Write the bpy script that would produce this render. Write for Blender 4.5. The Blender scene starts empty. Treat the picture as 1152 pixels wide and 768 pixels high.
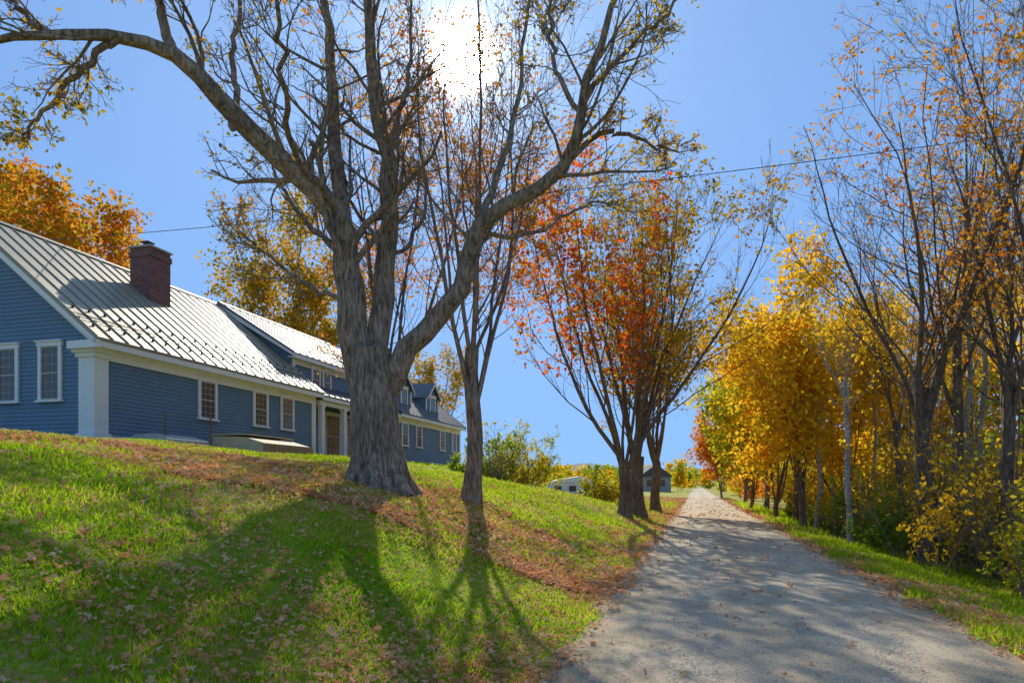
import bpy, math, numpy as np
from mathutils import Vector
rng=np.random.default_rng(7)
SC=bpy.context.scene
COL=SC.collection
CAMH=1.6
K_=0.27
# ---------------------------------------------------------------- materials
def newmat(name):
    m=bpy.data.materials.new(name); m.use_nodes=True
    nt=m.node_tree; nt.nodes.clear()
    o=nt.nodes.new('ShaderNodeOutputMaterial')
    return m,nt,o
def N(nt,t,**kw):
    n=nt.nodes.new(t)
    for k,v in kw.items(): setattr(n,k,v)
    return n
def ramp(nt,cols,pos=None,interp='LINEAR'):
    r=nt.nodes.new('ShaderNodeValToRGB'); r.color_ramp.interpolation=interp
    e=r.color_ramp.elements
    while len(e)<len(cols): e.new(0.5)
    for i,c in enumerate(cols):
        e[i].position=(i/(len(cols)-1) if pos is None else pos[i]); e[i].color=(*c,1)
    return r
def mix(nt,bt,f,a,b):
    m=nt.nodes.new('ShaderNodeMixRGB'); m.blend_type=bt
    for s,v in ((0,f),(1,a),(2,b)):
        if isinstance(v,bpy.types.NodeSocket): nt.links.new(v,m.inputs[s])
        elif isinstance(v,(int,float)): m.inputs[s].default_value=v if s==0 else (v,v,v,1)
        else: m.inputs[s].default_value=(*v,1)
    return m.outputs[0]
def noise(nt,scale,detail=4,vec=None,rough=.6):
    n=N(nt,'ShaderNodeTexNoise'); n.inputs['Scale'].default_value=scale; n.inputs['Detail'].default_value=detail
    n.inputs['Roughness'].default_value=rough
    if vec is not None: nt.links.new(vec,n.inputs['Vector'])
    return n.outputs['Fac']
def objco(nt,scale=None):
    c=N(nt,'ShaderNodeTexCoord').outputs['Object']
    if scale:
        mp=N(nt,'ShaderNodeMapping'); mp.inputs['Scale'].default_value=scale
        nt.links.new(c,mp.inputs['Vector']); return mp.outputs['Vector']
    return c
def simple(name,col,rough=.7,metal=0,var=.15,vs=3.0,bump=0,bs=40):
    m,nt,o=newmat(name); b=N(nt,'ShaderNodeBsdfPrincipled')
    co=objco(nt)
    n=noise(nt,vs,5,co)
    r=ramp(nt,[tuple(c*(1-var) for c in col),tuple(min(1,c*(1+var)) for c in col)],[.3,.7]); nt.links.new(n,r.inputs[0])
    nt.links.new(r.outputs[0],b.inputs['Base Color'])
    b.inputs['Roughness'].default_value=rough; b.inputs['Metallic'].default_value=metal
    if bump:
        n2=noise(nt,bs,4,co); bp=N(nt,'ShaderNodeBump'); bp.inputs['Strength'].default_value=bump; bp.inputs['Distance'].default_value=.02
        nt.links.new(n2,bp.inputs['Height']); nt.links.new(bp.outputs[0],b.inputs['Normal'])
    nt.links.new(b.outputs[0],o.inputs[0]); return m
def leafmat(name,cols,trans=.5,clump=1.2):
    m,nt,o=newmat(name)
    g=N(nt,'ShaderNodeNewGeometry'); co=objco(nt)
    n=noise(nt,clump*.5,2,co)
    md=N(nt,'ShaderNodeMath',operation='MULTIPLY_ADD'); nt.links.new(n,md.inputs[0]); md.inputs[1].default_value=1.6; md.inputs[2].default_value=-.55
    m2=N(nt,'ShaderNodeMath',operation='MULTIPLY_ADD'); nt.links.new(g.outputs['Random Per Island'],m2.inputs[0]); m2.inputs[1].default_value=.55; nt.links.new(md.outputs[0],m2.inputs[2])
    r=ramp(nt,cols); nt.links.new(m2.outputs[0],r.inputs[0])
    d=N(nt,'ShaderNodeBsdfDiffuse'); t=N(nt,'ShaderNodeBsdfTranslucent'); mx=N(nt,'ShaderNodeMixShader'); mx.inputs[0].default_value=trans
    nt.links.new(r.outputs[0],d.inputs[0]); nt.links.new(r.outputs[0],t.inputs[0])
    nt.links.new(d.outputs[0],mx.inputs[1]); nt.links.new(t.outputs[0],mx.inputs[2]); nt.links.new(mx.outputs[0],o.inputs[0])
    return m
def barkmat(name,c1,c2,scale=(6,6,1.2)):
    m,nt,o=newmat(name); b=N(nt,'ShaderNodeBsdfPrincipled'); b.inputs['Roughness'].default_value=.9
    co=objco(nt,scale)
    n=noise(nt,3,7,co,.7); r=ramp(nt,[c1,c2],[.38,.62]); nt.links.new(n,r.inputs[0])
    n3=ramp(nt,[(.7,.68,.64),(1.1,1.08,1.05)],[.35,.65]); nt.links.new(noise(nt,1.1,3,objco(nt)),n3.inputs[0])
    col=mix(nt,'MULTIPLY',1,r.outputs[0],n3.outputs[0])
    nt.links.new(col,b.inputs['Base Color'])
    bp=N(nt,'ShaderNodeBump'); bp.inputs['Strength'].default_value=1; bp.inputs['Distance'].default_value=.09
    nt.links.new(n,bp.inputs['Height']); nt.links.new(bp.outputs[0],b.inputs['Normal'])
    nt.links.new(b.outputs[0],o.inputs[0]); return m

BARK=barkmat('bark_maple',(.14,.095,.065),(.56,.43,.33))
BARK2=barkmat('bark_dark',(.10,.07,.05),(.34,.245,.175))
BIRCH=barkmat('bark_birch',(.3,.27,.24),(.8,.77,.72),(1.5,1.5,9))
L_OLIVE=leafmat('leaf_olive',[(.16,.16,.01),(.38,.30,.02),(.68,.40,.03),(.68,.28,.03)],.55)
L_ORANGE=leafmat('leaf_orange',[(.50,.30,.02),(.74,.36,.03),(.75,.26,.03),(.62,.16,.03)],.55)
L_RED=leafmat('leaf_red_orange',[(.80,.36,.03),(.88,.26,.03),(.85,.16,.03),(.7,.09,.03)],.55)
L_GOLD=leafmat('leaf_gold',[(.38,.33,.02),(.76,.51,.02),(.94,.58,.03),(.92,.42,.02)],.6)
L_YG=leafmat('leaf_yellowgreen',[(.16,.24,.02),(.38,.43,.03),(.70,.58,.03),(.85,.54,.03)],.58)
L_GREEN=leafmat('leaf_green',[(.10,.17,.02),(.20,.31,.03),(.36,.43,.04),(.54,.48,.04)],.55)
L_BROWN=leafmat('fallen_leaf',[(.44,.20,.09),(.64,.31,.14),(.78,.37,.14),(.84,.55,.32),(.66,.19,.07)],.25,3)
# ---------------------------------------------------------------- mesh helpers
def mk(name,V,groups,mats,loc=(0,0,0),parent=None,rotz=0):
    me=bpy.data.meshes.new(name)
    V=np.asarray(V,dtype=np.float32)
    me.vertices.add(len(V)); me.vertices.foreach_set('co',V.ravel())
    li=[];ls=[];mi=[];sm=[];off=0
    for F,m,s in groups:
        F=np.asarray(F,dtype=np.int32)
        if len(F)==0: continue
        n,k=F.shape
        li.append(F.ravel()); ls.append(off+np.arange(n)*k); off+=n*k
        mi.append(np.full(n,m)); sm.append(np.full(n,s))
    li=np.concatenate(li).astype(np.int32); ls=np.concatenate(ls).astype(np.int32)
    me.loops.add(len(li)); me.loops.foreach_set('vertex_index',li)
    me.polygons.add(len(ls)); me.polygons.foreach_set('loop_start',ls)
    me.polygons.foreach_set('material_index',np.concatenate(mi).astype(np.int32))
    me.polygons.foreach_set('use_smooth',np.concatenate(sm).astype(bool))
    for m in mats: me.materials.append(m)
    me.update(calc_edges=True); me.validate()
    ob=bpy.data.objects.new(name,me); ob.location=loc; ob.rotation_euler[2]=rotz
    COL.objects.link(ob)
    if parent: ob.parent=parent
    return ob
class MB:
    def __init__(s): s.v=[];s.f={}
    def poly(s,pts,m=0):
        i=len(s.v); s.v+= [tuple(p) for p in pts]; s.f.setdefault((len(pts),m),[]).append(list(range(i,i+len(pts))))
    def box(s,x0,x1,y0,y1,z0,z1,m=0):
        i=len(s.v)
        s.v+=[(x0,y0,z0),(x1,y0,z0),(x1,y1,z0),(x0,y1,z0),(x0,y0,z1),(x1,y0,z1),(x1,y1,z1),(x0,y1,z1)]
        for q in ((0,3,2,1),(4,5,6,7),(0,1,5,4),(1,2,6,5),(2,3,7,6),(3,0,4,7)):
            s.f.setdefault((4,m),[]).append([i+a for a in q])
    def prism(s,prof,y0,y1,m=0):
        a=[(x,y0,z) for x,z in prof]; b=[(x,y1,z) for x,z in prof]; n=len(prof)
        s.poly(a,m); s.poly(b[::-1],m)
        for i in range(n): s.poly([a[i],b[i],b[(i+1)%n],a[(i+1)%n]],m)
    def obj(s,name,mats,parent=None,loc=(0,0,0),rotz=0):
        return mk(name,s.v,[(F,m,False) for (k,m),F in s.f.items()],mats,loc,parent,rotz)
def norm(a): return a/np.maximum(np.linalg.norm(a,axis=-1,keepdims=True),1e-9)
def tubes(P,R,S):
    Nn,K,_=P.shape
    T=norm(np.gradient(P,axis=1)); mt=np.abs(T.mean(1)[:,2])>.75
    ref=np.where(mt[:,None],np.array([[1.,0,0]]),np.array([[0,0,1.]]))[:,None,:]
    n1=norm(np.cross(T,ref)); n2=np.cross(T,n1)
    a=np.arange(S)*2*np.pi/S
    V=P[:,:,None,:]+R[:,:,None,None]*(np.cos(a)[None,None,:,None]*n1[:,:,None,:]+np.sin(a)[None,None,:,None]*n2[:,:,None,:])
    idx=np.arange(Nn*K*S).reshape(Nn,K,S)
    nx=np.roll(idx,-1,axis=2)
    F=np.stack([idx[:,:-1],nx[:,:-1],nx[:,1:],idx[:,1:]],-1).reshape(-1,4)
    return V.reshape(-1,3),F
def quads(P,size,flat=0.0,asp=.62):
    n=len(P); nr=norm(rng.normal(size=(n,3))+np.array([0,0,flat])); a=norm(np.cross(nr,norm(rng.normal(size=(n,3))))); b=np.cross(nr,a)
    s=(size*rng.uniform(.65,1.25,n))[:,None]
    V=np.stack([P-a*s,P+b*s*asp+nr*s*.15-a*s*.1,P+a*s,P-b*s*asp+nr*s*.15-a*s*.1],1).reshape(-1,3)
    return V,np.arange(n*4).reshape(n,4)
def spawn(P,R,n,tmin,tmax,ang,lenf,radf,K,up,wander,minr=.006,tapend=.3,dec=.5):
    Nn,K0,_=P.shape
    L=np.linalg.norm(np.diff(P,axis=1),axis=2).sum(1)
    id_=np.repeat(np.arange(Nn),n); M=len(id_)
    t=rng.uniform(tmin,tmax,M); f=t*(K0-1); i=np.clip(f.astype(int),0,K0-2); w=(f-i)[:,None]
    pos=P[id_,i]*(1-w)+P[id_,i+1]*w; tan=norm(P[id_,i+1]-P[id_,i]); r=R[id_,i]*(1-w[:,0])+R[id_,i+1]*w[:,0]
    pr=norm(np.cross(tan,rng.normal(size=(M,3)))); a=np.radians(rng.uniform(ang[0],ang[1],M))[:,None]
    d=np.cos(a)*tan+np.sin(a)*pr
    ln=L[id_]*lenf*rng.uniform(.6,1.35,M)*(1-dec*t)
    rad=np.maximum(r*radf*rng.uniform(.7,1.1,M),minr)
    out=[pos]
    for k in range(K-1):
        d=norm(d+wander*rng.normal(size=(M,3))+np.array([0,0,up])); pos=pos+d*(ln/(K-1))[:,None]; out.append(pos)
    Q=np.stack(out,1); RR=np.maximum(rad[:,None]*np.linspace(1,tapend,K)[None],minr*.7)
    return Q,RR
def resample(pts,K):
    p=np.array(pts,float); t=np.linspace(0,len(p)-1,K); out=[]
    for x in t:
        i=min(int(x),len(p)-2); f=x-i
        p0=p[max(i-1,0)];p1=p[i];p2=p[i+1];p3=p[min(i+2,len(p)-1)]
        out.append(.5*((2*p1)+(-p0+p2)*f+(2*p0-5*p1+4*p2-p3)*f*f+(-p0+3*p1-3*p2+p3)*f**3))
    return np.array(out)
def leafpts(P,m,jit,tmin=.3,keep=None):
    Nn,K,_=P.shape; id_=np.repeat(np.arange(Nn),m); t=rng.uniform(tmin,1,len(id_))*(K-1); i=np.clip(t.astype(int),0,K-2); w=(t-i)[:,None]
    Q=P[id_,i]*(1-w)+P[id_,i+1]*w+rng.normal(size=(len(id_),3))*jit
    if keep is not None:
        Q=Q[keep(Q)]
    return Q
def clump(Q,s,th,seed,rn=.25):
    r=np.random.default_rng(seed); a=r.normal(size=(6,3)); a=norm(a)*s; ph=r.uniform(0,6.28,6)
    v=sum(np.sin(Q@a[k]*(1+.35*k)+ph[k]) for k in range(6))/2.4
    return v+rng.normal(size=len(Q))*rn>th
def assemble(name,levels,leaves,mats,loc):
    V=[];G=[];o=0
    for P,R,S in levels:
        v,f=tubes(P,R,S); V.append(v); G.append((f+o,0,True)); o+=len(v)
    for v,f,m in leaves:
        V.append(v); G.append((f+o,m,False)); o+=len(v)
    return mk(name,np.concatenate(V),G,mats,loc)
# ---------------------------------------------------------------- terrain
PU=np.array([-400,-60,-30,-17,-12,-8,-6.1,-5,-4.2,-3.5,-2.8,-2.2,-1.7,3.4,4.2,5.5,8,14,60,400])
PZ=np.array([3.6,3.2,3.05,2.85,2.45,1.95,1.58,1.25,.92,.62,.36,.14,.0,0,-.12,-.5,-.8,-1.0,-1.2,-1.2])
def sst(a,b,x):
    t=np.clip((x-a)/(b-a),0,1); return t*t*(3-2*t)
def gz(x,y):
    x=np.asarray(x,float);y=np.asarray(y,float)
    u=x-K_*y
    z=np.interp(u,PU,PZ)
    q=sst(-14.5,-11,u); f=1-.88*(q*sst(20,52,y)+(1-q)*sst(47,80,y)); z=np.where(z>0,z*f,z)
    m=sst(1.9,4,-u)+sst(3.6,6,u)
    z=z+m*.035*(np.sin(x*1.3+y*.4)+np.sin(y*1.1-x*.7+1)+.7*np.sin(x*.5+2.1*y))*np.clip(1-y/150,0,1)
    return z
def XU(u,y): return u+K_*y
us=np.concatenate([[-2500,-1200,-600,-300,-150,-90],np.arange(-60,-24,3),np.arange(-24,-8,.5),np.arange(-8,8,.25),np.arange(8,24,1),[24,30,40,60,90,150,300,600,1200,2500]])
ys=np.concatenate([[-400,-100,-50],np.arange(-20,40,.5),np.arange(40,100,2),[100,110,125,150,200,300,500,900,1600,3000]])
U,Y=np.meshgrid(us,ys); X=U+K_*Y; Z=gz(X,Y)
V=np.stack([X,Y,Z],-1).reshape(-1,3); nu=len(us);ny=len(ys)
I=np.arange(nu*ny).reshape(ny,nu); F=np.stack([I[:-1,:-1],I[:-1,1:],I[1:,1:],I[1:,:-1]],-1).reshape(-1,4)
m,nt,o=newmat('lawn_ground'); b=N(nt,'ShaderNodeBsdfPrincipled'); b.inputs['Roughness'].default_value=.95; b.inputs['Specular IOR Level'].default_value=.1
co=objco(nt)
g1=ramp(nt,[(.12,.18,.015),(.26,.35,.02),(.44,.48,.04)],[.3,.5,.72]); nt.links.new(noise(nt,1.2,8,co,.75),g1.inputs[0])
lf=ramp(nt,[(.38,.20,.09),(.60,.34,.15),(.68,.48,.2)],[.3,.5,.7]); nt.links.new(noise(nt,9,4,co),lf.inputs[0])
mk_=ramp(nt,[(0,0,0),(1,1,1)],[.49,.62]); 
nn=N(nt,'ShaderNodeMath',operation='ADD'); nt.links.new(noise(nt,.28,3,co),nn.inputs[0]); 
n5=N(nt,'ShaderNodeMath',operation='MULTIPLY_ADD'); nt.links.new(noise(nt,14,3,co,.8),n5.inputs[0]); n5.inputs[1].default_value=.9; n5.inputs[2].default_value=-.45
nt.links.new(n5.outputs[0],nn.inputs[1]); nt.links.new(nn.outputs[0],mk_.inputs[0])
c=mix(nt,'MIX',mk_.outputs[0],g1.outputs[0],lf.outputs[0]); nt.links.new(c,b.inputs['Base Color'])
bp=N(nt,'ShaderNodeBump'); bp.inputs['Strength'].default_value=.8; bp.inputs['Distance'].default_value=.05; nt.links.new(noise(nt,18,6,co,.8),bp.inputs['Height']); nt.links.new(bp.outputs[0],b.inputs['Normal'])
nt.links.new(b.outputs[0],o.inputs[0])
mk('ground',V,[(F,0,True)],[m])
# road
RL,RR=-1.3,3.03
def wob(y,s): return .10*np.sin(y*.9+s)+.07*np.sin(y*2.3+2*s)+.05*np.sin(y*5.1+s*3)
ry=np.concatenate([np.arange(-20,45,.2),np.arange(45,160,2),[170,200,260,350]])
ks=np.linspace(0,1,25)
el=RL+wob(ry,1.); er=RR+wob(ry,4.)
Uq=el[:,None]*(1-ks)+er[:,None]*ks; Yq=np.repeat(ry[:,None],25,1); Xq=Uq+K_*Yq
Zq=.006+.07*(1-(2*ks-1)**2)[None]-.025*(np.exp(-((Uq-.0)/.28)**2)+np.exp(-((Uq-1.75)/.28)**2))*((ks>.05)&(ks<.95))[None]
Zq=Zq+.006*np.sin(Xq*3)*np.sin(Yq*2.1)*(4*ks*(1-ks))[None]
V=np.stack([Xq,Yq,Zq],-1).reshape(-1,3); I=np.arange(V.shape[0]).reshape(len(ry),25)
F=np.stack([I[:-1,:-1],I[:-1,1:],I[1:,1:],I[1:,:-1]],-1).reshape(-1,4)
m,nt,o=newmat('gravel'); b=N(nt,'ShaderNodeBsdfPrincipled'); b.inputs['Roughness'].default_value=.95; b.inputs['Specular IOR Level'].default_value=.15
co=objco(nt)
r1=ramp(nt,[(.40,.32,.22),(.72,.60,.43),(.90,.79,.60)],[.34,.5,.66]); nt.links.new(noise(nt,42,7,co,.85),r1.inputs[0])
vo=N(nt,'ShaderNodeTexVoronoi'); vo.inputs['Scale'].default_value=45; nt.links.new(co,vo.inputs['Vector'])
sv=N(nt,'ShaderNodeSeparateColor'); nt.links.new(vo.outputs['Color'],sv.inputs[0])
r2=ramp(nt,[(.45,.44,.44),(.90,.89,.88),(1.0,1,1),(1.0,1.,1.)],[0,.16,.5,1]); nt.links.new(sv.outputs[0],r2.inputs[0])
c=mix(nt,'MULTIPLY',.8,r1.outputs[0],r2.outputs[0])
r3=ramp(nt,[(.80,.77,.72),(1.0,1.,1.)],[.35,.62]); nt.links.new(noise(nt,.7,4,co,.6),r3.inputs[0]); c=mix(nt,'MULTIPLY',1,c,r3.outputs[0])
sx=N(nt,'ShaderNodeSeparateXYZ'); nt.links.new(co,sx.inputs[0])
um=N(nt,'ShaderNodeMath',operation='MULTIPLY_ADD'); nt.links.new(sx.outputs[1],um.inputs[0]); um.inputs[1].default_value=-K_; nt.links.new(sx.outputs[0],um.inputs[2])
mr=N(nt,'ShaderNodeMapRange'); nt.links.new(um.outputs[0],mr.inputs[0]); mr.inputs[1].default_value=RL-.1; mr.inputs[2].default_value=RR+.1
rt=ramp(nt,[(.66,.56,.45),(.92,.89,.84),(1,1,1),(.88,.85,.81),(1,1,1),(.92,.89,.84),(.66,.56,.45)],[0,.12,.31,.5,.69,.88,1]); nt.links.new(mr.outputs[0],rt.inputs[0]); c=mix(nt,'MULTIPLY',1,c,rt.outputs[0])
nt.links.new(c,b.inputs['Base Color'])
bp=N(nt,'ShaderNodeBump'); bp.inputs['Strength'].default_value=1; bp.inputs['Distance'].default_value=.025
nt.links.new(noise(nt,44,6,co,.75),bp.inputs['Height']); nt.links.new(bp.outputs[0],b.inputs['Normal']); nt.links.new(b.outputs[0],o.inputs[0])
mk('gravel_road',V,[(F,0,True)],[m])
n=26000; r=2.5+rng.uniform(0,1,n)**1.4*18; u=rng.uniform(RL+.05,RR-.05,n); u=np.where(rng.uniform(size=n)<.35,np.where(rng.uniform(size=n)<.5,RL+np.abs(rng.normal(0,.25,n)),RR-np.abs(rng.normal(0,.25,n))),u)
y=r; x=XU(u,y); k=(u-RL)/(RR-RL); zz=.006+.07*(1-(2*k-1)**2)-.012
s=rng.uniform(.005,.016,n); base=np.array([[1,0,0],[0,1,0],[-1,0,0],[0,-1,0],[0,0,.8]])
V=np.stack([x,y,zz],-1)[:,None,:]+base[None]*s[:,None,None]*rng.uniform(.6,1.3,(n,5,1))
I=np.arange(n*5).reshape(n,5); F=np.concatenate([I[:,[0,1,4]],I[:,[1,2,4]],I[:,[2,3,4]],I[:,[3,0,4]]])
mk('gravel_stones',V.reshape(-1,3),[(F,0,True)],[simple('stone',(.55,.47,.37),.9,var=.35,vs=20)])
# grass blades
def grass(n,r0,r1,az0,az1,hs):
    r=rng.uniform(r0,r1,n); az=np.radians(rng.uniform(az0,az1,n)); x=r*np.sin(az); y=r*np.cos(az); u=x-K_*y
    edge=rng.normal(0,.12,n)
    k=(u<RL+wob(y,1.)+.02-np.abs(edge))|(u>RR+wob(y,4.)-.02+np.abs(edge))
    k&=(u>-17.0)&(u<7.5)
    x,y,r,u=x[k],y[k],r[k],u[k]; n=len(x)
    z=gz(x,y)-.008
    h=hs*rng.uniform(.5,1.3,n)*(1+.035*r); h=np.where(u>3,h*1.8,h); h*=.75+.5*(np.sin(x*2.1)*np.sin(y*1.7)>0)
    w=.0045*(1+.16*r)
    a=rng.uniform(0,6.28,n); dx,dy=np.cos(a)*w,np.sin(a)*w; lean=rng.normal(0,.45,(n,2))*h[:,None]
    V=np.stack([np.stack([x-dx,y-dy,z],-1),np.stack([x+dx,y+dy,z],-1),np.stack([x+lean[:,0],y+lean[:,1],z+h],-1)],1).reshape(-1,3)
    return V,np.arange(n*3).reshape(n,3)
gm,nt,o=newmat('grass_blades'); g=N(nt,'ShaderNodeNewGeometry'); co=objco(nt)
r1=ramp(nt,[(.14,.25,.010),(.30,.47,.015),(.54,.64,.025),(.68,.62,.12)],[0,.4,.85,1])
ma=N(nt,'ShaderNodeMath',operation='MULTIPLY_ADD'); nt.links.new(g.outputs['Random Per Island'],ma.inputs[0]); ma.inputs[1].default_value=.6
mb=N(nt,'ShaderNodeMath',operation='MULTIPLY_ADD'); nt.links.new(noise(nt,.7,4,co),mb.inputs[0]); mb.inputs[1].default_value=1.5; mb.inputs[2].default_value=-.5; nt.links.new(mb.outputs[0],ma.inputs[2]); nt.links.new(ma.outputs[0],r1.inputs[0])
d=N(nt,'ShaderNodeBsdfDiffuse');t=N(nt,'ShaderNodeBsdfTranslucent');mx=N(nt,'ShaderNodeMixShader');mx.inputs[0].default_value=.6
nt.links.new(r1.outputs[0],d.inputs[0]);nt.links.new(r1.outputs[0],t.inputs[0]);nt.links.new(d.outputs[0],mx.inputs[1]);nt.links.new(t.outputs[0],mx.inputs[2]);nt.links.new(mx.outputs[0],o.inputs[0])
V1,F1=grass(320000,2.5,24,-52,50,.045); V2,F2=grass(50000,24,60,-35,25,.06)
mk('grass',np.concatenate([V1,V2]),[(np.concatenate([F1,F2+len(V1)]),0,False)],[gm])
# fallen leaves
def fallen(n,r0,r1,pw,az0=-50,az1=48):
    r=r0+(r1-r0)*rng.uniform(0,1,n)**pw; az=np.radians(rng.uniform(az0,az1,n)); x=r*np.sin(az); y=r*np.cos(az); u=x-K_*y
    w=.20+.0*u
    w=np.maximum(w,1.7*np.exp(-((u+1.75)/.75)**2)); w=np.maximum(w,1.9*np.exp(-((u-3.55)/.55)**2))
    w=np.maximum(w,1.5*np.exp(-(((x+2.5)/6)**2+((y-12.8)/3.6)**2)))
    w=np.maximum(w,1.2*np.exp(-(((x+9.5)/4.5)**2+((y-12)/4)**2)))
    w=np.maximum(w,.45*np.exp(-(((x+3)/5)**2+((y-6)/3)**2)))
    w=w*(.4+.85*(np.sin(x*1.1+y*.6)+np.sin(y*1.4-x*.5)+np.sin(2.6*x+3.1*y)*.6>0))
    w=np.where((u>RL+.12)&(u<RR-.12),.012+.4*np.exp(-((u-RL)/.25)**2)+.4*np.exp(-((u-RR)/.25)**2),w)
    k=(rng.uniform(size=n)<w)&(u>-16.9)&(u<9)
    x,y,u=x[k],y[k],u[k]; z=gz(x,y)+rng.uniform(.02,.06,len(x)); 
    z=np.where((u>RL)&(u<RR),.03+.05*(1-((2*(u-RL)/(RR-RL))-1)**2),z)
    return np.stack([x,y,z],-1)
P=fallen(38000,2.5,11,1.); n=len(P)
ang=np.arange(10)*2*np.pi/10; rad=np.array([1.1,.5,.95,.5,.8,.35,.8,.5,.95,.5])
nr=norm(rng.normal(size=(n,3))*.45+np.array([0,0,1])); a=norm(np.cross(nr,rng.normal(size=(n,3)))); bb=np.cross(nr,a); s=rng.uniform(.016,.042,n)[:,None,None]
V1=P[:,None,:]+s*rad[None,:,None]*(np.cos(ang)[None,:,None]*a[:,None,:]+np.sin(ang)[None,:,None]*bb[:,None,:])+nr[:,None,:]*s*rng.uniform(-.4,.5,(n,10,1))
V1=V1.reshape(-1,3); F1=np.arange(n*10).reshape(n,10)
P2=fallen(140000,10,34,1.1); V2,F2=quads(P2,.05,1.6,.7)
P3=fallen(60000,34,85,1.0,5,22); V3,F3=quads(P3,.09,1.2,.7)
mk('fallen_leaves',np.concatenate([V1,V2,V3]),[(F1,0,False),(F2+len(V1),0,False),(F3+len(V1)+len(V2),0,False)],[L_BROWN])

# ---------------------------------------------------------------- trees
def place(u_or_px,y,off=0):
    x=(u_or_px-576)/768*y; return (x,y,float(gz(x,y))-.08)
def vase_tree(name,loc,H,fork=.18,nst=5,r=.25,spread=(8,24),bark=BARK2,leafm=L_OLIVE,dens=4,lsize=.09,th=-.2,seed=1,c=(10,6,4),up=.10,jit=.12,lean=(0,0),extra=None,minr=.007,clo=.9,sr=.55,l1=.42):
    global rng
    rng=np.random.default_rng(seed)
    K=8; z=np.linspace(0,H*fork,K); tp=np.stack([z*lean[0]+.05*np.sin(z*2+seed),z*lean[1]+.05*np.cos(z*1.7),z],-1)[None]; tp[0,:,:2]-=tp[0,0,:2]
    tr=(r*np.linspace(1,.8,K)); tr[0]=r*1.45; tr[1]=r*1.12; tr=tr[None]
    S0,R0=spawn(tp,tr,nst,.55,1,spread,1,sr,14,up*.5,.06,tapend=.12,dec=0)
    Lc=np.linalg.norm(np.diff(S0,axis=1),axis=2).sum(1); tgt=H*(1-fork)*rng.uniform(.75,1.05,len(Lc))
    o0=S0[:,:1]; rel=S0-o0; cur=np.arctan2(rel[:,-1,1],rel[:,-1,0]); want=np.arange(nst)*2*np.pi/nst+rng.uniform(0,1)+rng.normal(0,.25,nst); dA=want-cur
    cx_,sx_=np.cos(dA)[:,None],np.sin(dA)[:,None]; rel=np.stack([rel[...,0]*cx_-rel[...,1]*sx_,rel[...,0]*sx_+rel[...,1]*cx_,rel[...,2]],-1)
    S0=o0+rel*(tgt/Lc)[:,None,None]
    S1,R1=spawn(S0,R0,c[0],.12,.97,(25,52),l1,.42,8,up,.12,minr,dec=.45)
    S2,R2=spawn(S1,R1,c[1],.2,1,(22,50),.48,.5,6,up*.8,.14,minr)
    S3,R3=spawn(S2,R2,c[2],.2,1,(20,55),.55,.6,4,.03,.16,minr*.8)
    kp=lambda Q: clump(Q,clo,th,seed,.5)
    Q=np.concatenate([leafpts(S3,dens,jit,keep=kp)])
    v,f=quads(Q,lsize)
    lv=[(v,f,1)]; mats=[bark,leafm]
    if extra:
        reg,lm,dn,ls=extra
        Q=leafpts(S3,dn,jit*1.3); Q=Q[reg(Q)]; v,f=quads(Q,ls); lv.append((v,f,2)); mats.append(lm)
    return assemble(name,[(tp,tr,12),(S0,R0,8),(S1,R1,5),(S2,R2,4),(S3,R3,3)],lv,mats,loc)

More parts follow.
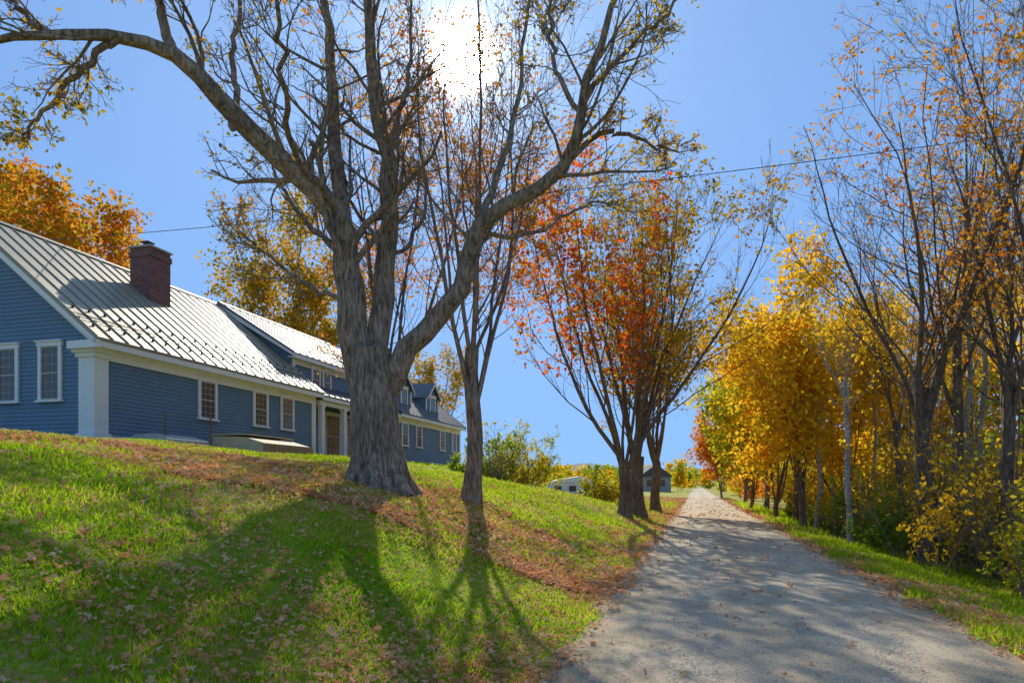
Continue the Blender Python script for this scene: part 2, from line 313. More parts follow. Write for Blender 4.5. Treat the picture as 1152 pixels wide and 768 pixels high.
# hero maple
rng=np.random.default_rng(11)
hx,hy=(425-576)/768*13.,13.; hz=float(gz(hx,hy))-.1
def hp(px,py,dy=0):
    d_=hy+dy; return ((px-576)/768*d_-hx,dy,1.6-hz+(545-py)/768*d_)
trunk=resample([hp(425,556),hp(424,530),hp(423,500),hp(421,460),hp(419,425),hp(416,395)],12)
trad=np.interp(np.linspace(0,1,12),[0,.1,.25,.6,1],[.68,.55,.48,.45,.40])
limbs=[([hp(412,440),hp(398,380),hp(394,320),hp(386,262),hp(358,215,-.2),hp(305,165,-.5),(hp(245,108,-.9)),hp(198,62,-1.2),hp(140,42,-1.5),hp(60,40,-1.9),hp(-30,52,-2.2)],.33,.045),
([hp(388,265),hp(378,190,.5),hp(374,110,1.0),hp(368,30,1.3),hp(350,-60,1.6),hp(320,-180,2)],.17,.04),
([hp(420,420,.1),hp(430,350,.3),hp(437,280,.4),hp(436,200,.5),hp(424,130,.3),hp(417,60,0),hp(410,-20,-.3),hp(395,-150,-.6)],.24,.05),
([hp(436,170,.5),hp(455,110,.9),hp(462,50,1.4),hp(460,-60,1.9)],.06,.02),
([hp(430,450),hp(452,403,-.1),hp(488,368,-.2),hp(520,322,-.3),hp(534,262,-.4),hp(585,222,-.6),hp(636,184,-.9),hp(655,130,-1.1),hp(668,70,-1.3),hp(692,0,-1.5),hp(720,-60,-1.6)],.235,.03),
([hp(532,268,-.4),hp(560,190,.2),hp(580,120,.7),hp(590,40,1.1),hp(605,-60,1.5)],.08,.02),
([hp(636,184,-.9),hp(680,150,-1.1),hp(720,158,-1.2),hp(765,172,-1.2)],.06,.012),
([hp(655,130,-1.1),hp(625,80,-1.),hp(620,10,-.8),hp(610,-70,-.6)],.05,.02),
([hp(660,110,-1.1),hp(700,60,-1.2),hp(745,20,-1.1),hp(780,-30,-1)],.05,.015),
([hp(198,62,-1.2),hp(180,10,-1.2),hp(165,-50,-1.3),hp(150,-110,-1.3)],.10,.03),
([hp(275,135,-.7),hp(262,70,-.2),hp(268,0,.2),hp(250,-80,.5)],.07,.02),
([hp(392,290),hp(350,255,1.2),hp(320,215,2.2),hp(300,160,3)],.08,.02),
([hp(395,340),hp(345,320,1.0),hp(300,290,2.0),hp(250,240,2.7)],.06,.02),
([hp(386,240),hp(330,170,-1.8),hp(320,90,-3.0),hp(310,10,-3.8),hp(300,-60,-4)],.06,.02),
([hp(140,42,-1.5),hp(95,75,-1.5),hp(50,120,-1.4),hp(30,160,-1.3)],.07,.02),
([hp(534,262,-.4),hp(600,262,.8),hp(650,235,1.5),hp(700,228,2)],.05,.015),
([hp(60,40,-1.9),hp(20,5,-2),hp(-40,-60,-2)],.06,.02),
([hp(437,300,.4),hp(465,265,1.2),hp(478,215,1.9),hp(470,150,2.2)],.05,.02),]
LP=np.stack([resample(l[0],18) for l in limbs]); LR=np.stack([np.linspace(l[1],l[2],18) for l in limbs])
LP[:,1:-1]+=rng.normal(size=LP[:,1:-1].shape)*.035
S1,R1=spawn(LP,LR,17,.2,1,(28,62),.27,.32,8,.06,.16,.009,dec=.3)
S2,R2=spawn(S1,R1,7,.2,1,(25,55),.5,.5,6,.05,.18,.0065)
S3,R3=spawn(S2,R2,5,.2,1,(20,60),.55,.6,5,.0,.2,.005)
kp=lambda Q: (rng.uniform(size=len(Q))<np.where(Q[:,0]<-3,.34,.13))&clump(Q,.9,-.3,3,.5)
Q=leafpts(S3,4,.07,keep=kp); v,f=quads(Q,.046)
rf=[];rr=[]
for k in range(7):
    a=k*.9+.3; c_,s_=math.cos(a),math.sin(a); rf.append(resample([(c_*.22,s_*.22,.8),(c_*.40,s_*.40,.35),(c_*.58,s_*.58,.1),(c_*.82,s_*.82,-.12)],8)); rr.append(np.linspace(.26,.08,8))
assemble('maple_tree',[(trunk[None],trad[None],24),(np.array(rf),np.array(rr),10),(LP,LR,10),(S1,R1,6),(S2,R2,4),(S3,R3,3)],[(v,f,1)],[BARK,L_OLIVE],(hx,hy,hz))

# other trees
vase_tree('maple_tree',place(530,15.3),12.5,.28,9,.19,(8,23),BARK,L_ORANGE,4,.05,.15,5,(10,6,4),minr=.005,sr=.36,l1=.42,up=.11)
vase_tree('maple_tree',place(437,25),14.5,.2,7,.24,(8,28),BARK2,L_ORANGE,4,.08,-.1,15,(10,6,4),sr=.42,l1=.46)
regL=lambda Q:(Q[:,0]<1.2)&(Q[:,2]>4)&clump(Q,.7,-.6,21,.4)
vase_tree('maple_tree',place(702,27),14.,.16,8,.27,(10,32),BARK2,L_OLIVE,3,.09,.0,6,(11,6,4),extra=(regL,L_RED,3,.115),sr=.42,l1=.48)
vase_tree('maple_tree',place(718,30),15.,.18,8,.33,(8,30),BARK2,L_OLIVE,4,.10,-.2,8,(11,6,4),sr=.42,l1=.48)
vase_tree('maple_tree',place(738,38),14.5,.2,7,.28,(8,30),BARK2,L_OLIVE,4,.12,-.2,9,(10,6,4),sr=.45,l1=.48)
for i,(px,y,H,lm,th,r,fk) in enumerate([(1045,18,16,L_ORANGE,.2,.19,.30),(1078,20.5,17,L_OLIVE,.2,.15,.42),(1128,16.5,15.5,L_ORANGE,.1,.16,.34),(1190,14.5,14.5,L_ORANGE,.1,.17,.25),(1012,27,13,L_GOLD,-.1,.13,.38),(1150,24,17,L_GOLD,-.2,.17,.35)]):
    vase_tree('bare_maple_tree',place(px,y),H,fk,4,r,(5,22),BARK2,lm,3,.065,th,30+i,(13,6,4),up=.06,sr=.55,minr=.006,l1=.5,lean=((i%3-1)*.05,.02))
for i,(px,y,H,lm,th,fk) in enumerate([(947,31,9,L_GOLD,-.6,.15),(903,27,8.5,L_GOLD,-.6,.2),(897,35,13.,L_GOLD,-.9,.3),(873,33,8.5,L_GOLD,-.9,.12),(962,41,14,L_GOLD,-.8,.3),(862,50,15,L_GOLD,-1.1,.25),(845,44,8,L_YG,-1.2,.1),(838,66,14,L_GOLD,-1.2,.2),(812,80,9,L_ORANGE,-1.2,.12),(1005,44,14,L_GOLD,-.8,.3),(1090,38,14,L_GOLD,-.7,.3),(1180,30,13,L_GOLD,-.7,.2),(925,55,17,L_GOLD,-1,.3)]):
    vase_tree('yellow_maple_tree',place(px,y),H,fk,6,.14 if H<11 else .19,(8,28),BARK2,lm,6,.13+.0016*(y-26),th,50+i,(9,5,4),jit=.34,sr=.45,l1=.46,lean=((i%4-1.5)*.04,0))
for i,(px,y,H,ln) in enumerate([(957,19.5,8.,-.03),(1086,21,13,.02),(1098,21.5,12,.04),(918,28,11,.03),(985,30,12,-.02),(1035,23,10,-.04)]):
    vase_tree('birch_tree',place(px,y),H,.6,4,.08,(5,18),BIRCH,L_GOLD,3,.06,.1,70+i,(7,4,3),lean=(ln,.0),sr=.5)
vase_tree('maple_tree',(-52.5,70,2.),32,.2,9,.7,(10,34),BARK2,L_ORANGE,10,.30,-1.2,80,(10,6,4),jit=.7,clo=.55,extra=(lambda Q:clump(Q,.3,-.1,77,.3),L_OLIVE,9,.30),sr=.4)
vase_tree('maple_tree',(-23.0,74,1.5),28.5,.2,8,.6,(6,20),BARK2,L_OLIVE,8,.24,-.9,81,(10,6,4),jit=.5,clo=.55,sr=.4)
vase_tree('maple_tree',(-9.5,80,1.),17,.2,7,.4,(8,24),BARK2,L_OLIVE,5,.2,-.4,82,(10,5,4),jit=.4,sr=.4)

# shrubs / understory
def shrub(name,pts,H,leafm,nst,dens,lsize,seed,spread=(5,35),bark=BARK):
    global rng
    rng=np.random.default_rng(seed); o=np.array(pts[0]); P=[];R=[]
    for p in pts:
        b=np.array(p)-o
        for k in range(nst):
            h=H*rng.uniform(.5,1.15); a=rng.uniform(0,6.28); t=math.radians(rng.uniform(*spread)); d=np.array([math.cos(a)*math.sin(t),math.sin(a)*math.sin(t),math.cos(t)])
            s=b+np.array([rng.normal(0,.25),rng.normal(0,.25),0]); P.append(resample([s,s+d*h*.5+rng.normal(0,.06,3),s+d*h+np.array([0,0,h*.1])+rng.normal(0,.12,3)],7)); R.append(np.linspace(.02,.006,7)*max(1,H/3))
    P=np.array(P);R=np.array(R)
    S1,R1=spawn(P,R,7,.2,1,(20,60),.4,.6,5,.06,.15,.006); S2,R2=spawn(S1,R1,4,.2,1,(20,60),.5,.6,4,.03,.15,.005)
    Q=np.concatenate([leafpts(S2,dens,lsize,keep=lambda q:clump(q,1.3,-.5,seed))]); v,f=quads(Q,lsize)
    return assemble(name,[(P,R,4),(S1,R1,3),(S2,R2,3)],[(v,f,1)],[bark,leafm],tuple(o))
def gp(u,y): x=XU(u,y); return (x,y,float(gz(x,y))-.05)
r0=np.random.default_rng(5)
sets=[(L_YG,2.6,3),(L_GREEN,1.8,4),(L_GOLD,3.0,3),(L_YG,3.4,2),(L_GREEN,1.3,4),(L_GOLD,4.0,2),(L_YG,1.6,4)]
k=0
for y0 in np.arange(8,44,2.4):
    for j in range(3 if y0<26 else 1):
        lm,H,dn=sets[k%7]; k+=1
        pts=[gp(r0.uniform(5.2,8.2)+j*2.6,y0+r0.uniform(-1.3,1.3)) for _ in range(6)]
        shrub('roadside_shrub',pts,H*(.7+.25*j),lm,5,dn,.04+.0014*y0,200+k,(3,30))
for i in range(7):
    y0=r0.uniform(11,30); pts=[gp(r0.uniform(7,13),y0+r0.uniform(-2,2)) for _ in range(4)]
    shrub('sapling_cluster',pts,r0.uniform(4.5,6.5),[L_YG,L_GOLD][i%2],1,2,.055,400+i,(1,10))
for i,(px,y,H,lm) in enumerate([(582,36,2.9,L_YG),(560,33,2.5,L_YG),(596,42,1.9,L_YG),(686,38,1.6,L_YG),(538,30,1.6,L_GREEN)]):
    p=place(px,y); pts=[(p[0]+r0.uniform(-.8,.8),y+r0.uniform(-1,1),p[2]) for _ in range(4)]
    shrub('bush',pts,H,lm,8,6,.065,300+i,(10,55))
def mass(name,locs,H,leafms,nl,ls,seed):
    global rng
    rng=np.random.default_rng(seed); P=[];R=[];Q=[]
    for (x,y) in locs:
        h=H*rng.uniform(.55,1.15); z=float(gz(x,y)); w=h*rng.uniform(.14,.24)
        P.append(resample([(x,y,z-.2),(x+rng.normal(0,.2),y,z+h*.5),(x+rng.normal(0,.4),y,z+h*.95)],6)); R.append(np.linspace(.13,.03,6)*h/10)
        nc=14; cz=z+h*rng.uniform(.15,.95,nc); t=(cz-z)/h; rr=w*np.sin(np.clip(t,.05,.98)*np.pi)**.6
        a=rng.uniform(0,6.28,nc); C=np.stack([x+rr*np.cos(a)*.8,y+rr*np.sin(a)*.8,cz],-1)
        q=C[rng.integers(0,nc,nl)]+rng.normal(size=(nl,3))*np.array([.09,.09,.055])*h
        q=q[q[:,2]>z+.1]; Q.append((q,rng.integers(0,len(leafms))))
        for c_ in C: P.append(resample([(x,y,max(z+.3,c_[2]-h*.15)),((x+c_[0])/2,(y+c_[1])/2,c_[2]-h*.04),tuple(c_)],6)); R.append(np.linspace(.05,.015,6)*h/10)
    lv=[]
    for m_ in range(len(leafms)):
        qq=[q for q,i in Q if i==m_]
        if qq: v,f=quads(np.concatenate(qq),ls); lv.append((v,f,m_+1))
    assemble(name,[(np.array(P),np.array(R),4)],lv,[BARK2]+leafms,(0,0,0))
r0=np.random.default_rng(9)
locs=[(XU(u,y),y) for u,y in zip(r0.uniform(10.5,34,90),r0.uniform(20,75,90))]
mass('woodland',locs,7.8,[L_GOLD,L_YG,L_GOLD,L_ORANGE,L_YG],850,.13,91)
locs=[(XU(u,y),y) for u,y in zip(r0.uniform(5,30,60),r0.uniform(75,190,60))]
mass('distant_trees',locs,8,[L_GOLD,L_YG,L_ORANGE],450,.28,92)
locs=[(XU(u,y),y) for u,y in zip(np.concatenate([r0.uniform(-5,-3.5,3),r0.uniform(-120,0,90)]),np.concatenate([r0.uniform(130,200,3),r0.uniform(260,340,90)]))]
mass('distant_trees',locs,7.5,[L_GOLD,L_YG,L_GREEN],350,.4,93)
locs=[(XU(u,y),y) for u,y in zip(r0.uniform(-150,150,160),r0.uniform(370,440,160))]
mass('distant_trees',locs,12,[L_YG,L_GREEN,L_GOLD],260,.9,94)
# low far hills
hx_=np.linspace(-1400,1800,90); hv=[];
for x in hx_: 
    h=22+14*math.sin(x*.004+1)+8*math.sin(x*.011)+3*math.sin(x*.05)
    hv+=[(x,1300,-3),(x,1420,max(h,6)),(x,1700,-3)]
I=np.arange(len(hv)).reshape(90,3); F=np.concatenate([np.stack([I[:-1,j],I[1:,j],I[1:,j+1],I[:-1,j+1]],-1) for j in (0,1)])
mk('hills',hv,[(F,0,True)],[simple('hill_forest',(.16,.17,.13),.95,var=.35,vs=.03)])

# ---------------------------------------------------------------- house
SID=simple('blue_clapboard_paint',(.13,.21,.30),.6,var=.08,vs=1.5)
TRIM=simple('white_trim_paint',(.8,.79,.76),.5,var=.03)
MUNT=simple('sash_paint',(.40,.38,.35),.5,var=.05)
ROOF=simple('standing_seam_metal',(.35,.30,.20),.5,metal=.3,var=.14,vs=.8)
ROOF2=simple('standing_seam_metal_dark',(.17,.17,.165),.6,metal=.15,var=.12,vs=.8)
CONC=simple('concrete',(.42,.40,.37),.9,var=.15,bump=.3)
m,nt,o=newmat('window_glass'); b=N(nt,'ShaderNodeBsdfPrincipled'); b.inputs['Base Color'].default_value=(.10,.085,.075,1); b.inputs['Roughness'].default_value=.08; b.inputs['Specular IOR Level'].default_value=.6; nt.links.new(b.outputs[0],o.inputs[0]); GLASS=m
m,nt,o=newmat('red_brick'); b=N(nt,'ShaderNodeBsdfPrincipled'); b.inputs['Roughness'].default_value=.9
co=N(nt,'ShaderNodeTexCoord').outputs['Object']; sx=N(nt,'ShaderNodeSeparateXYZ'); nt.links.new(co,sx.inputs[0]); ad=N(nt,'ShaderNodeMath',operation='ADD'); nt.links.new(sx.outputs[0],ad.inputs[0]); nt.links.new(sx.outputs[1],ad.inputs[1]); cx=N(nt,'ShaderNodeCombineXYZ'); nt.links.new(ad.outputs[0],cx.inputs[0]); nt.links.new(sx.outputs[2],cx.inputs[1])
bk=N(nt,'ShaderNodeTexBrick'); bk.inputs['Scale'].default_value=1; bk.inputs['Brick Width'].default_value=.21; bk.inputs['Row Height'].default_value=.075; bk.inputs['Mortar Size'].default_value=.008
bk.inputs['Color1'].default_value=(.26,.085,.06,1); bk.inputs['Color2'].default_value=(.13,.05,.045,1); bk.inputs['Mortar'].default_value=(.22,.19,.18,1); nt.links.new(cx.outputs[0],bk.inputs['Vector']); nt.links.new(bk.outputs[0],b.inputs['Base Color']); nt.links.new(b.outputs[0],o.inputs[0]); BRICK=m
DARK=simple('dark_metal',(.04,.04,.045),.6)
H=bpy.data.objects.new('blue_house',None); COL.objects.link(H); H.location=(XU(-17.1,19.4),19.4,2.85); H.rotation_euler[2]=-math.atan(K_)
E=.12
def wall_long(mb,x,y0,y1,z0,z1):
    z=z0
    while z<z1-1e-3:
        t=min(z+E,z1); mb.poly([(x+.022,y0,z),(x+.022,y1,z),(x,y1,t),(x,y0,t)]); mb.poly([(x,y0,z),(x,y1,z),(x+.022,y1,z),(x+.022,y0,z)]); z=t
def wall_gab(mb,y,x0,x1,z0,zt,sgn=-1):
    z=z0
    while True:
        a,b_=zt(z+E) ; a=max(a,x0); b_=min(b_,x1)
        if b_-a<.1: break
        mb.poly([(a,y+sgn*.022,z),(b_,y+sgn*.022,z),(b_,y,z+E),(a,y,z+E)]); mb.poly([(a,y,z),(b_,y,z),(b_,y+sgn*.022,z),(a,y+sgn*.022,z)]); z+=E
D=9.6; RX=-4.8
sid=MB(); tr=MB(); rf=MB(); 
sid.box(-D,-.03,.03,11.57,-1.5,3.1)
wall_long(sid,0,0,11.6,.15,3.0)
lim=lambda z:(-D,0) if z<3.05 else (RX-(6.94-z)/.8,RX+(6.94-z)/.8)
wall_gab(sid,0,-D,0,.15,lim)
sid.poly([(-D,.03,3.1),(-.03,.03,3.1),(RX,.03,6.9)]); sid.poly([(-D,11.6,3.1),(0,11.6,3.1),(RX,11.6,6.9)])
def roof(y0,y1,xe,ze,xr,zr,th=.08,seams=True,back=True,gauge=.55,mi=0):
    rf.prism([(xe,ze),(xr,zr),(xr,zr+th),(xe,ze+th)],y0,y1,mi)
    if back:
        rf.prism([(xr,zr),(2*xr-xe,ze),(2*xr-xe,ze+th),(xr,zr+th)],y0,y1,mi)
        rf.prism([(xr-.12,zr+th-.04),(xr+.12,zr+th-.04),(xr,zr+th+.07)],y0-.01,y1+.01,mi)
    if seams:
        y=y0+.02
        while y<y1:
            rf.prism([(xe+.005,ze+th-.01),(xr,zr+th-.01),(xr,zr+th+.04),(xe+.005,ze+th+.04)],y,y+.022,mi); y+=gauge
roof(-.35,11.75,.42,2.80,RX,6.97)
def rake(y0,y1,xe,ze,xr,zr,d=.24):
    tr.prism([(xe,ze-d*.55),(xr,zr-d),(xr,zr-.003),(xe,ze-.003)],y0,y1); tr.prism([(xr-.001,zr-d),(2*xr-xe,ze-d*.55),(2*xr-xe,ze-.003),(xr-.001,zr-.003)],y0,y1)
rake(-.34,-.28,.40,2.80,RX,6.95); rake(-.06,-.025,.0,2.92,RX,6.92,.34)
rake(11.64,11.73,.40,2.80,RX,6.95)
tr.box(.36,.40,-.30,11.6,2.62,2.79); tr.box(.03,.36,-.27,11.6,2.66,2.70)
tr.box(.026,.07,.02,11.6,2.34,2.66)
tr.box(.026,.05,.3,11.6,-.05,.16); tr.box(-D,-.5,-.05,-.026,-.05,.16)
tr.box(-.50,.06,-.07,.42,-.3,2.5); tr.box(-.55,.11,-.12,.47,-.3,.22); tr.box(-.56,.12,-.13,.48,2.38,2.5); tr.box(-.62,.2,-.2,.5,2.5,2.66); tr.box(-.62,.42,-.34,-.2,2.58,2.80)
tr.box(-.0,.05,11.3,11.62,0,2.34)
base=MB(); base.box(-D+.02,.018,.005,11.59,-1.5,.15); base.box(-D+.02,.018,11.6,31.,-1.5,.1)
sg=MB()
zz=lambda x:2.80+.08+(.42-x)*.8
for x_,zo in ((-.30,.09),(-.42,.06)):
    sg.box(x_-.008,x_+.008,-.3,11.7,zz(x_)+zo-.008,zz(x_)+zo+.008)
y=-.25; j=0
while y<11.7:
    sg.box(-.46,-.26,y,y+.022,zz(-.26)+.0,zz(-.26)+.07); 
    sg.box(-.78,-.75,y+.2,y+.27,zz(-.74)-.02,zz(-.78)+.06); sg.box(-.05,-.02,y+.2,y+.27,zz(-.01)-.02,zz(-.05)+.06); y+=.55
sg.obj('snow_guard',[DARK],H)
sid.box(-D,-1.23,11.62,20.98,-1.5,4.7); wall_long(sid,-1.2,11.6,21,3.1,4.6)
wall_gab(sid,11.6,-D,-1.2,3.0,lambda z:(-D,-1.2) if z<4.7 else (-4.8-(7.05-z)/.62,-4.8+(7.05-z)/.62))
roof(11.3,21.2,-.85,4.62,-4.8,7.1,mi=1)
tr.box(-.88,-.84,11.3,21.2,4.46,4.62); tr.box(-1.17,-.88,11.3,21.2,4.48,4.52); rake(11.28,11.34,-.84,4.62,-4.8,7.08,.22); tr.box(-1.17,-1.13,11.6,21,4.25,4.48)
tr.box(-1.2,-1.12,11.62,11.8,3.1,4.3)
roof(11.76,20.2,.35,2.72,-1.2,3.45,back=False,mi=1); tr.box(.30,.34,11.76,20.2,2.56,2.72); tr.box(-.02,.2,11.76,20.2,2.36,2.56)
for yy in (11.9,13.9,16.2,18.4,19.9): tr.box(-.02,.2,yy,yy+.22,0,2.36); tr.box(-.05,.23,yy-.03,yy+.25,2.26,2.36); tr.box(-.05,.23,yy-.03,yy+.25,0,.14)
wall_long(sid,-1.225,11.6,21,.1,2.7)
base.box(-1.2,.25,11.65,20.2,-1.4,.05)
sid.box(-D,-.03,20.3,31,-1.5,3.1); wall_long(sid,0,20.25,31.,.15,3.0)
sid.poly([(-D,31,3.1),(0,31,3.1),(RX,31,6.9)]); sid.poly([(-D,20.25,3.1),(0,20.25,3.1),(RX,20.25,6.9)])
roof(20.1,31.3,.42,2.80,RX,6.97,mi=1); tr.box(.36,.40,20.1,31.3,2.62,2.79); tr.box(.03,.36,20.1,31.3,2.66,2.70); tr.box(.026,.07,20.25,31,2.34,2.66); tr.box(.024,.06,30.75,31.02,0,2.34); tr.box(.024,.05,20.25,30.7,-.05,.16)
rake(31.26,31.32,.40,2.80,RX,6.95)
for yc in (22.4,27.0):
    w=1.05; x0=-.55; wall_long(sid,x0,yc-w,yc+w,3.2,4.55); sid.box(-3.2,x0-.002,yc-w,yc+w,3.0,4.6)
    sid.poly([(x0,yc-w,4.6),(x0,yc+w,4.6),(x0,yc,5.4)])
    for s in (-1,1):
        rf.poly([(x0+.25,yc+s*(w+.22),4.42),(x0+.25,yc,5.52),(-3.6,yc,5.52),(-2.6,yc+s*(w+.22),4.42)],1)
        tr.poly([(x0+.24,yc+s*(w+.22),4.26),(x0+.24,yc,5.32),(x0+.24,yc,5.50),(x0+.24,yc+s*(w+.22),4.41)])
        tr.box(x0+.024,x0+.05,yc+s*w-.08,yc+s*w+.08,3.2,4.5)
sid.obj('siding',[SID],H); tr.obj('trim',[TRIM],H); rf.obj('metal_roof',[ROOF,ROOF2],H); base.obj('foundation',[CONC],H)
wi=[0]
def window(mapf,sc,z0,w,h,cols=3,rows=6):
    mb=MB(); c_=.11
    def bx(s0,s1,za,zb,n0,n1,m):
        p=mapf(s0,n0);q=mapf(s1,n1); mb.box(min(p[0],q[0]),max(p[0],q[0]),min(p[1],q[1]),max(p[1],q[1]),za,zb,m)
    a,b_=sc-w/2,sc+w/2; z1=z0+h
    bx(a,a+c_,z0,z1,.0,.06,0); bx(b_-c_,b_,z0,z1,.0,.06,0); bx(a-.03,b_+.03,z1,z1+.13,0,.075,0); bx(a-.06,b_+.06,z1+.13,z1+.17,0,.12,0); bx(a-.05,b_+.05,z0-.06,z0,0,.11,0)
    a+=c_; b_-=c_
    bx(a,b_,z0,z1,.0,.026,1)
    bx(a,a+.035,z0,z1,.027,.045,2); bx(b_-.035,b_,z0,z1,.027,.045,2); bx(a+.035,b_-.035,z1-.04,z1,.027,.045,2); bx(a+.035,b_-.035,z0,z0+.05,.027,.045,2)
    zm=(z0+z1)/2; bx(a+.035,b_-.035,zm-.025,zm+.025,.027,.05,2)
    for i in range(1,cols): s=a+(b_-a)*i/cols; bx(s-.008,s+.008,z0+.05,z1-.04,.0275,.037,2)
    for i in range(1,rows):
        if i*2==rows: continue
        z=z0+h*i/rows; bx(a+.035,b_-.035,z-.008,z+.008,.0272,.0365,2)
    wi[0]+=1; mb.obj('window_%d'%wi[0],[TRIM,GLASS,MUNT],H)
LW=lambda s,n:(n+.02,s); GW=lambda s,n:(s,-n-.02); UW=lambda s,n:(n-1.18,s); DW=lambda s,n:(n-.53,s)
for s in (4.6,7.6,9.4,21.3,23.4,27.4,29.7): window(LW,s,1.05,.95,1.28)
for s in (-1.55,-3.15,-6.4,-8.0): window(GW,s,1.2,.86,1.55)
window(GW,-4.8,4.2,.86,1.3)
for s in (13.6,14.6,17.5,18.5): window(UW,s,3.32,.8,.95,3,4)
for s in (22.4,27.0): window(DW,s,3.4,1.0,1.1,3,4)
for s in (12.75,15.2,17.3): window(lambda q,n:(n-1.2,q),s,.15,1.5,2.05,4,6)
def chim(x0,x1,y0,y1,z0,z1,nm):
    mb=MB(); mb.box(x0,x1,y0,y1,z0,z1-.35,0); mb.box(x0-.04,x1+.04,y0-.04,y1+.04,z1-.35,z1-.15,0); mb.box(x0+.0,x1-.0,y0,y1,z1-.15,z1,0); mb.box(x0-.06,x1+.06,y0-.06,y1+.06,z1,z1+.06,1)
    mb.box(x0+.3,x0+.5,y0+.3,y0+.5,z1+.06,z1+.25,2); mb.box(x0+.22,x0+.58,y0+.22,y0+.58,z1+.28,z1+.32,2)
    mb.obj(nm,[BRICK,CONC,DARK],H)
chim(-3.75,-2.85,5.1,6.1,4.3,7.5,'chimney')
def wl(s,n):
    a=-math.atan(K_); c_,s_=math.cos(a),math.sin(a); x=n*c_-s*s_; y=n*s_+s*c_; x+=H.location[0]; y+=H.location[1]; return (x,y,float(gz(x,y)))
mb=MB(); 
WOOD=simple('weathered_plywood',(.56,.45,.28),.8,var=.2,vs=4)
mb.prism([(0,-.2),(1.9,-.2),(1.9,.16),(1.2,.36),(0,.42)],0,2.6,0); mb.box(-.05,1.25,-.06,2.66,.43,.46,0); mb.box(1.9,2.0,-.05,2.65,-.2,.13,1)
for q in (.6,1.3,2.0): mb.prism([(0.02,.46),(1.2,.462),(1.2,.49),(0.02,.49)],q,q+.07,1)
mb.obj('cellar_bulkhead',[WOOD,simple('board',(.3,.2,.12),.85)],None,wl(2.9,1.6),-math.atan(K_))
mb=MB(); mb.prism([(0,-.3),(1.5,-.3),(1.35,.16),(.8,.33),(.2,.3),(0,.2)],0,1.7,0); mb.obj('stone_slab',[CONC],None,wl(.6,.6),-math.atan(K_))
for s,n in ((.9,1.6),(2.2,2.1)):
    mb=MB(); mb.box(-.015,.015,-.015,.015,-.2,.95,0); mb.box(-.02,.02,-.02,.02,.85,.97,0); mb.obj('garden_stake',[simple('stake_red',(.2,.06,.04),.7)],None,wl(s,n))
mb=MB(); 
mb.box(0,9,0,5,-1,1.6,0); mb.prism([(0-.2,1.6),(9.2,1.6),(9.2,1.7),(4.5,2.5),(-.2,1.7)],-.2,5.2,1)
for q in range(4): mb.box(.8+q*2.1,1.8+q*2.1,-.03,0.01,.3,1.1,2)
mb.obj('white_greenhouse',[TRIM,TRIM,GLASS],None,(5.3,98,float(gz(8,98))))
mb=MB(); mb.box(0,6,0,8,-1,3,0); mb.prism([(-.4,2.9),(6.4,2.9),(3,5.4)],-.4,8.4,1)
for q in (1.2,3.9): mb.box(q,q+.9,-.04,.01,1,2.3,2)
mb.obj('grey_farmhouse',[simple('grey_paint',(.3,.31,.33),.7),simple('shingle',(.09,.085,.08),.9),GLASS],None,(XU(-11,135),135,float(gz(XU(-12,135),135))))
def wire(name,a,b,sag,r=.012):
    t=np.linspace(0,1,40)[:,None]; P=np.array(a)*(1-t)+np.array(b)*t; P[:,2]-=sag*4*(t*(1-t))[:,0]
    v,f=tubes(P[None],np.full((1,40),r),5); mk(name,v,[(f,0,True)],[DARK])
A=(-44,31.5,11.9); B=(17,17.2,11.0)
wire('utility_wire',A,B,.9)
for p in (A,B):
    z0=float(gz(p[0],p[1])); mb=MB(); 
    t=np.array([[p[0],p[1],z0-.5],[p[0],p[1],p[2]+.3]])[None]; t=np.concatenate([t[:,:1]*(1-k)+t[:,1:]*k for k in np.linspace(0,1,5)],1)
    v,f=tubes(t,np.linspace(.16,.11,5)[None],10); mb.box(p[0]-.06,p[0]+.06,p[1]-1,p[1]+1,p[2]-.3,p[2]-.18)
    V=np.concatenate([v,np.array(mb.v)]); mk('utility_pole',V,[(f,0,True),(np.array(mb.f[(4,0)])+len(v),0,False)],[BARK2])
# ---------------------------------------------------------------- sun, sky, camera
S=Vector((-.073,1,.625)).normalized(); el=math.asin(S.z); az=math.atan2(S.x,S.y)
sl=bpy.data.lights.new('sun','SUN'); sl.energy=5; sl.angle=math.radians(.5); sl.color=(1,.93,.78)
so=bpy.data.objects.new('sun',sl); so.rotation_euler=(-S).to_track_quat('-Z','Y').to_euler(); so.location=(0,0,40); COL.objects.link(so)
W=bpy.data.worlds.new('World'); SC.world=W; W.use_nodes=True; nt=W.node_tree; nt.nodes.clear()
sky=N(nt,'ShaderNodeTexSky'); sky.sky_type='NISHITA'; sky.sun_disc=False; sky.sun_elevation=el; sky.sun_rotation=az; sky.air_density=1.0; sky.dust_density=.3; sky.ozone_density=2
BS=.15
vs=N(nt,'ShaderNodeVectorMath',operation='MULTIPLY'); nt.links.new(sky.outputs[0],vs.inputs[0]); vs.inputs[1].default_value=(.40,.44,.46)
kk=(.32,.63,1.3)
va=N(nt,'ShaderNodeVectorMath',operation='ADD'); nt.links.new(vs.outputs[0],va.inputs[0]); va.inputs[1].default_value=kk
vm=N(nt,'ShaderNodeVectorMath',operation='MULTIPLY'); nt.links.new(vs.outputs[0],vm.inputs[0]); vm.inputs[1].default_value=tuple(k/BS for k in kk)
vd=N(nt,'ShaderNodeVectorMath',operation='DIVIDE'); nt.links.new(vm.outputs[0],vd.inputs[0]); nt.links.new(va.outputs[0],vd.inputs[1])
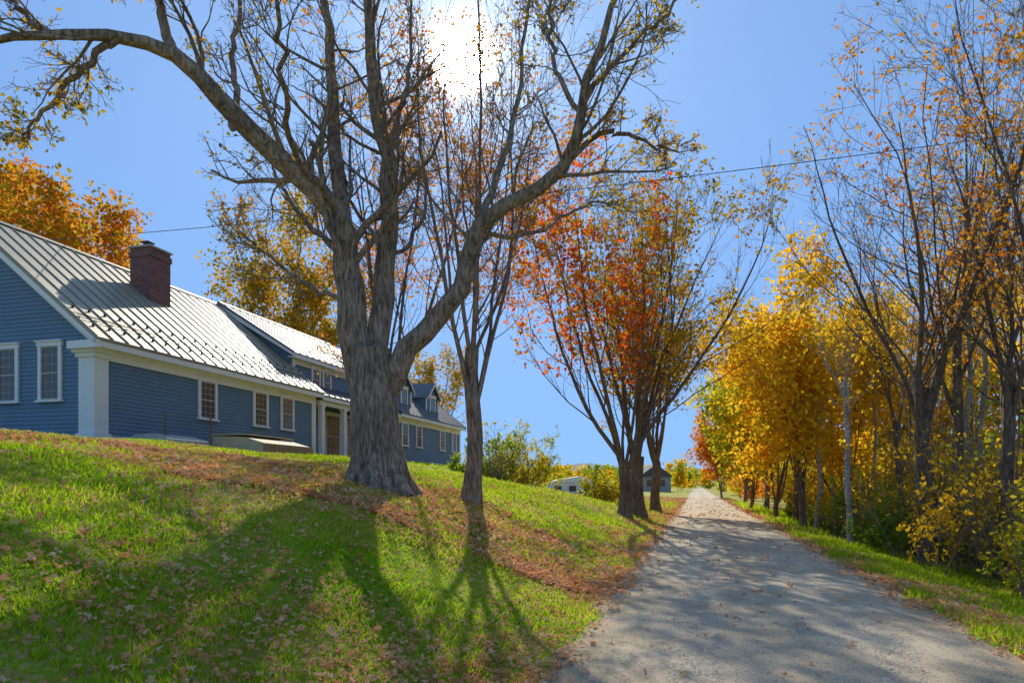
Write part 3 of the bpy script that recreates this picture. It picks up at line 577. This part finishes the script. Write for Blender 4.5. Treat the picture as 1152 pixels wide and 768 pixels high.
bg=N(nt,'ShaderNodeBackground'); bg.inputs[1].default_value=BS; nt.links.new(vd.outputs[0],bg.inputs[0])
tc=N(nt,'ShaderNodeTexCoord'); dt=N(nt,'ShaderNodeVectorMath',operation='DOT_PRODUCT'); nm=N(nt,'ShaderNodeVectorMath',operation='NORMALIZE'); nt.links.new(tc.outputs['Generated'],nm.inputs[0]); nt.links.new(nm.outputs[0],dt.inputs[0]); dt.inputs[1].default_value=S
mx=N(nt,'ShaderNodeMath',operation='MAXIMUM'); nt.links.new(dt.outputs['Value'],mx.inputs[0]); mx.inputs[1].default_value=0
tot=None
for p,s in ((25,.12),(300,.8),(5500,300)):
    pw=N(nt,'ShaderNodeMath',operation='POWER'); nt.links.new(mx.outputs[0],pw.inputs[0]); pw.inputs[1].default_value=p
    ml=N(nt,'ShaderNodeMath',operation='MULTIPLY'); nt.links.new(pw.outputs[0],ml.inputs[0]); ml.inputs[1].default_value=s
    if tot is None: tot=ml
    else:
        a_=N(nt,'ShaderNodeMath',operation='ADD'); nt.links.new(tot.outputs[0],a_.inputs[0]); nt.links.new(ml.outputs[0],a_.inputs[1]); tot=a_
b2=N(nt,'ShaderNodeBackground'); b2.inputs[0].default_value=(1,.97,.9,1); nt.links.new(tot.outputs[0],b2.inputs[1])
ads=N(nt,'ShaderNodeAddShader'); nt.links.new(bg.outputs[0],ads.inputs[0]); nt.links.new(b2.outputs[0],ads.inputs[1])
wo=N(nt,'ShaderNodeOutputWorld'); nt.links.new(ads.outputs[0],wo.inputs[0])
cd=bpy.data.cameras.new('camera'); cd.lens=24; cd.sensor_width=36; cd.shift_y=161/1152; cd.clip_end=6000; cd.clip_start=.05
co_=bpy.data.objects.new('camera',cd); co_.location=(0,0,CAMH); co_.rotation_euler=(math.radians(90),0,0); COL.objects.link(co_); SC.camera=co_
SC.view_settings.view_transform='Standard'; SC.view_settings.look='None'; SC.view_settings.exposure=0
print('polys',sum(len(o.data.polygons) for o in bpy.data.objects if o.type=='MESH'))
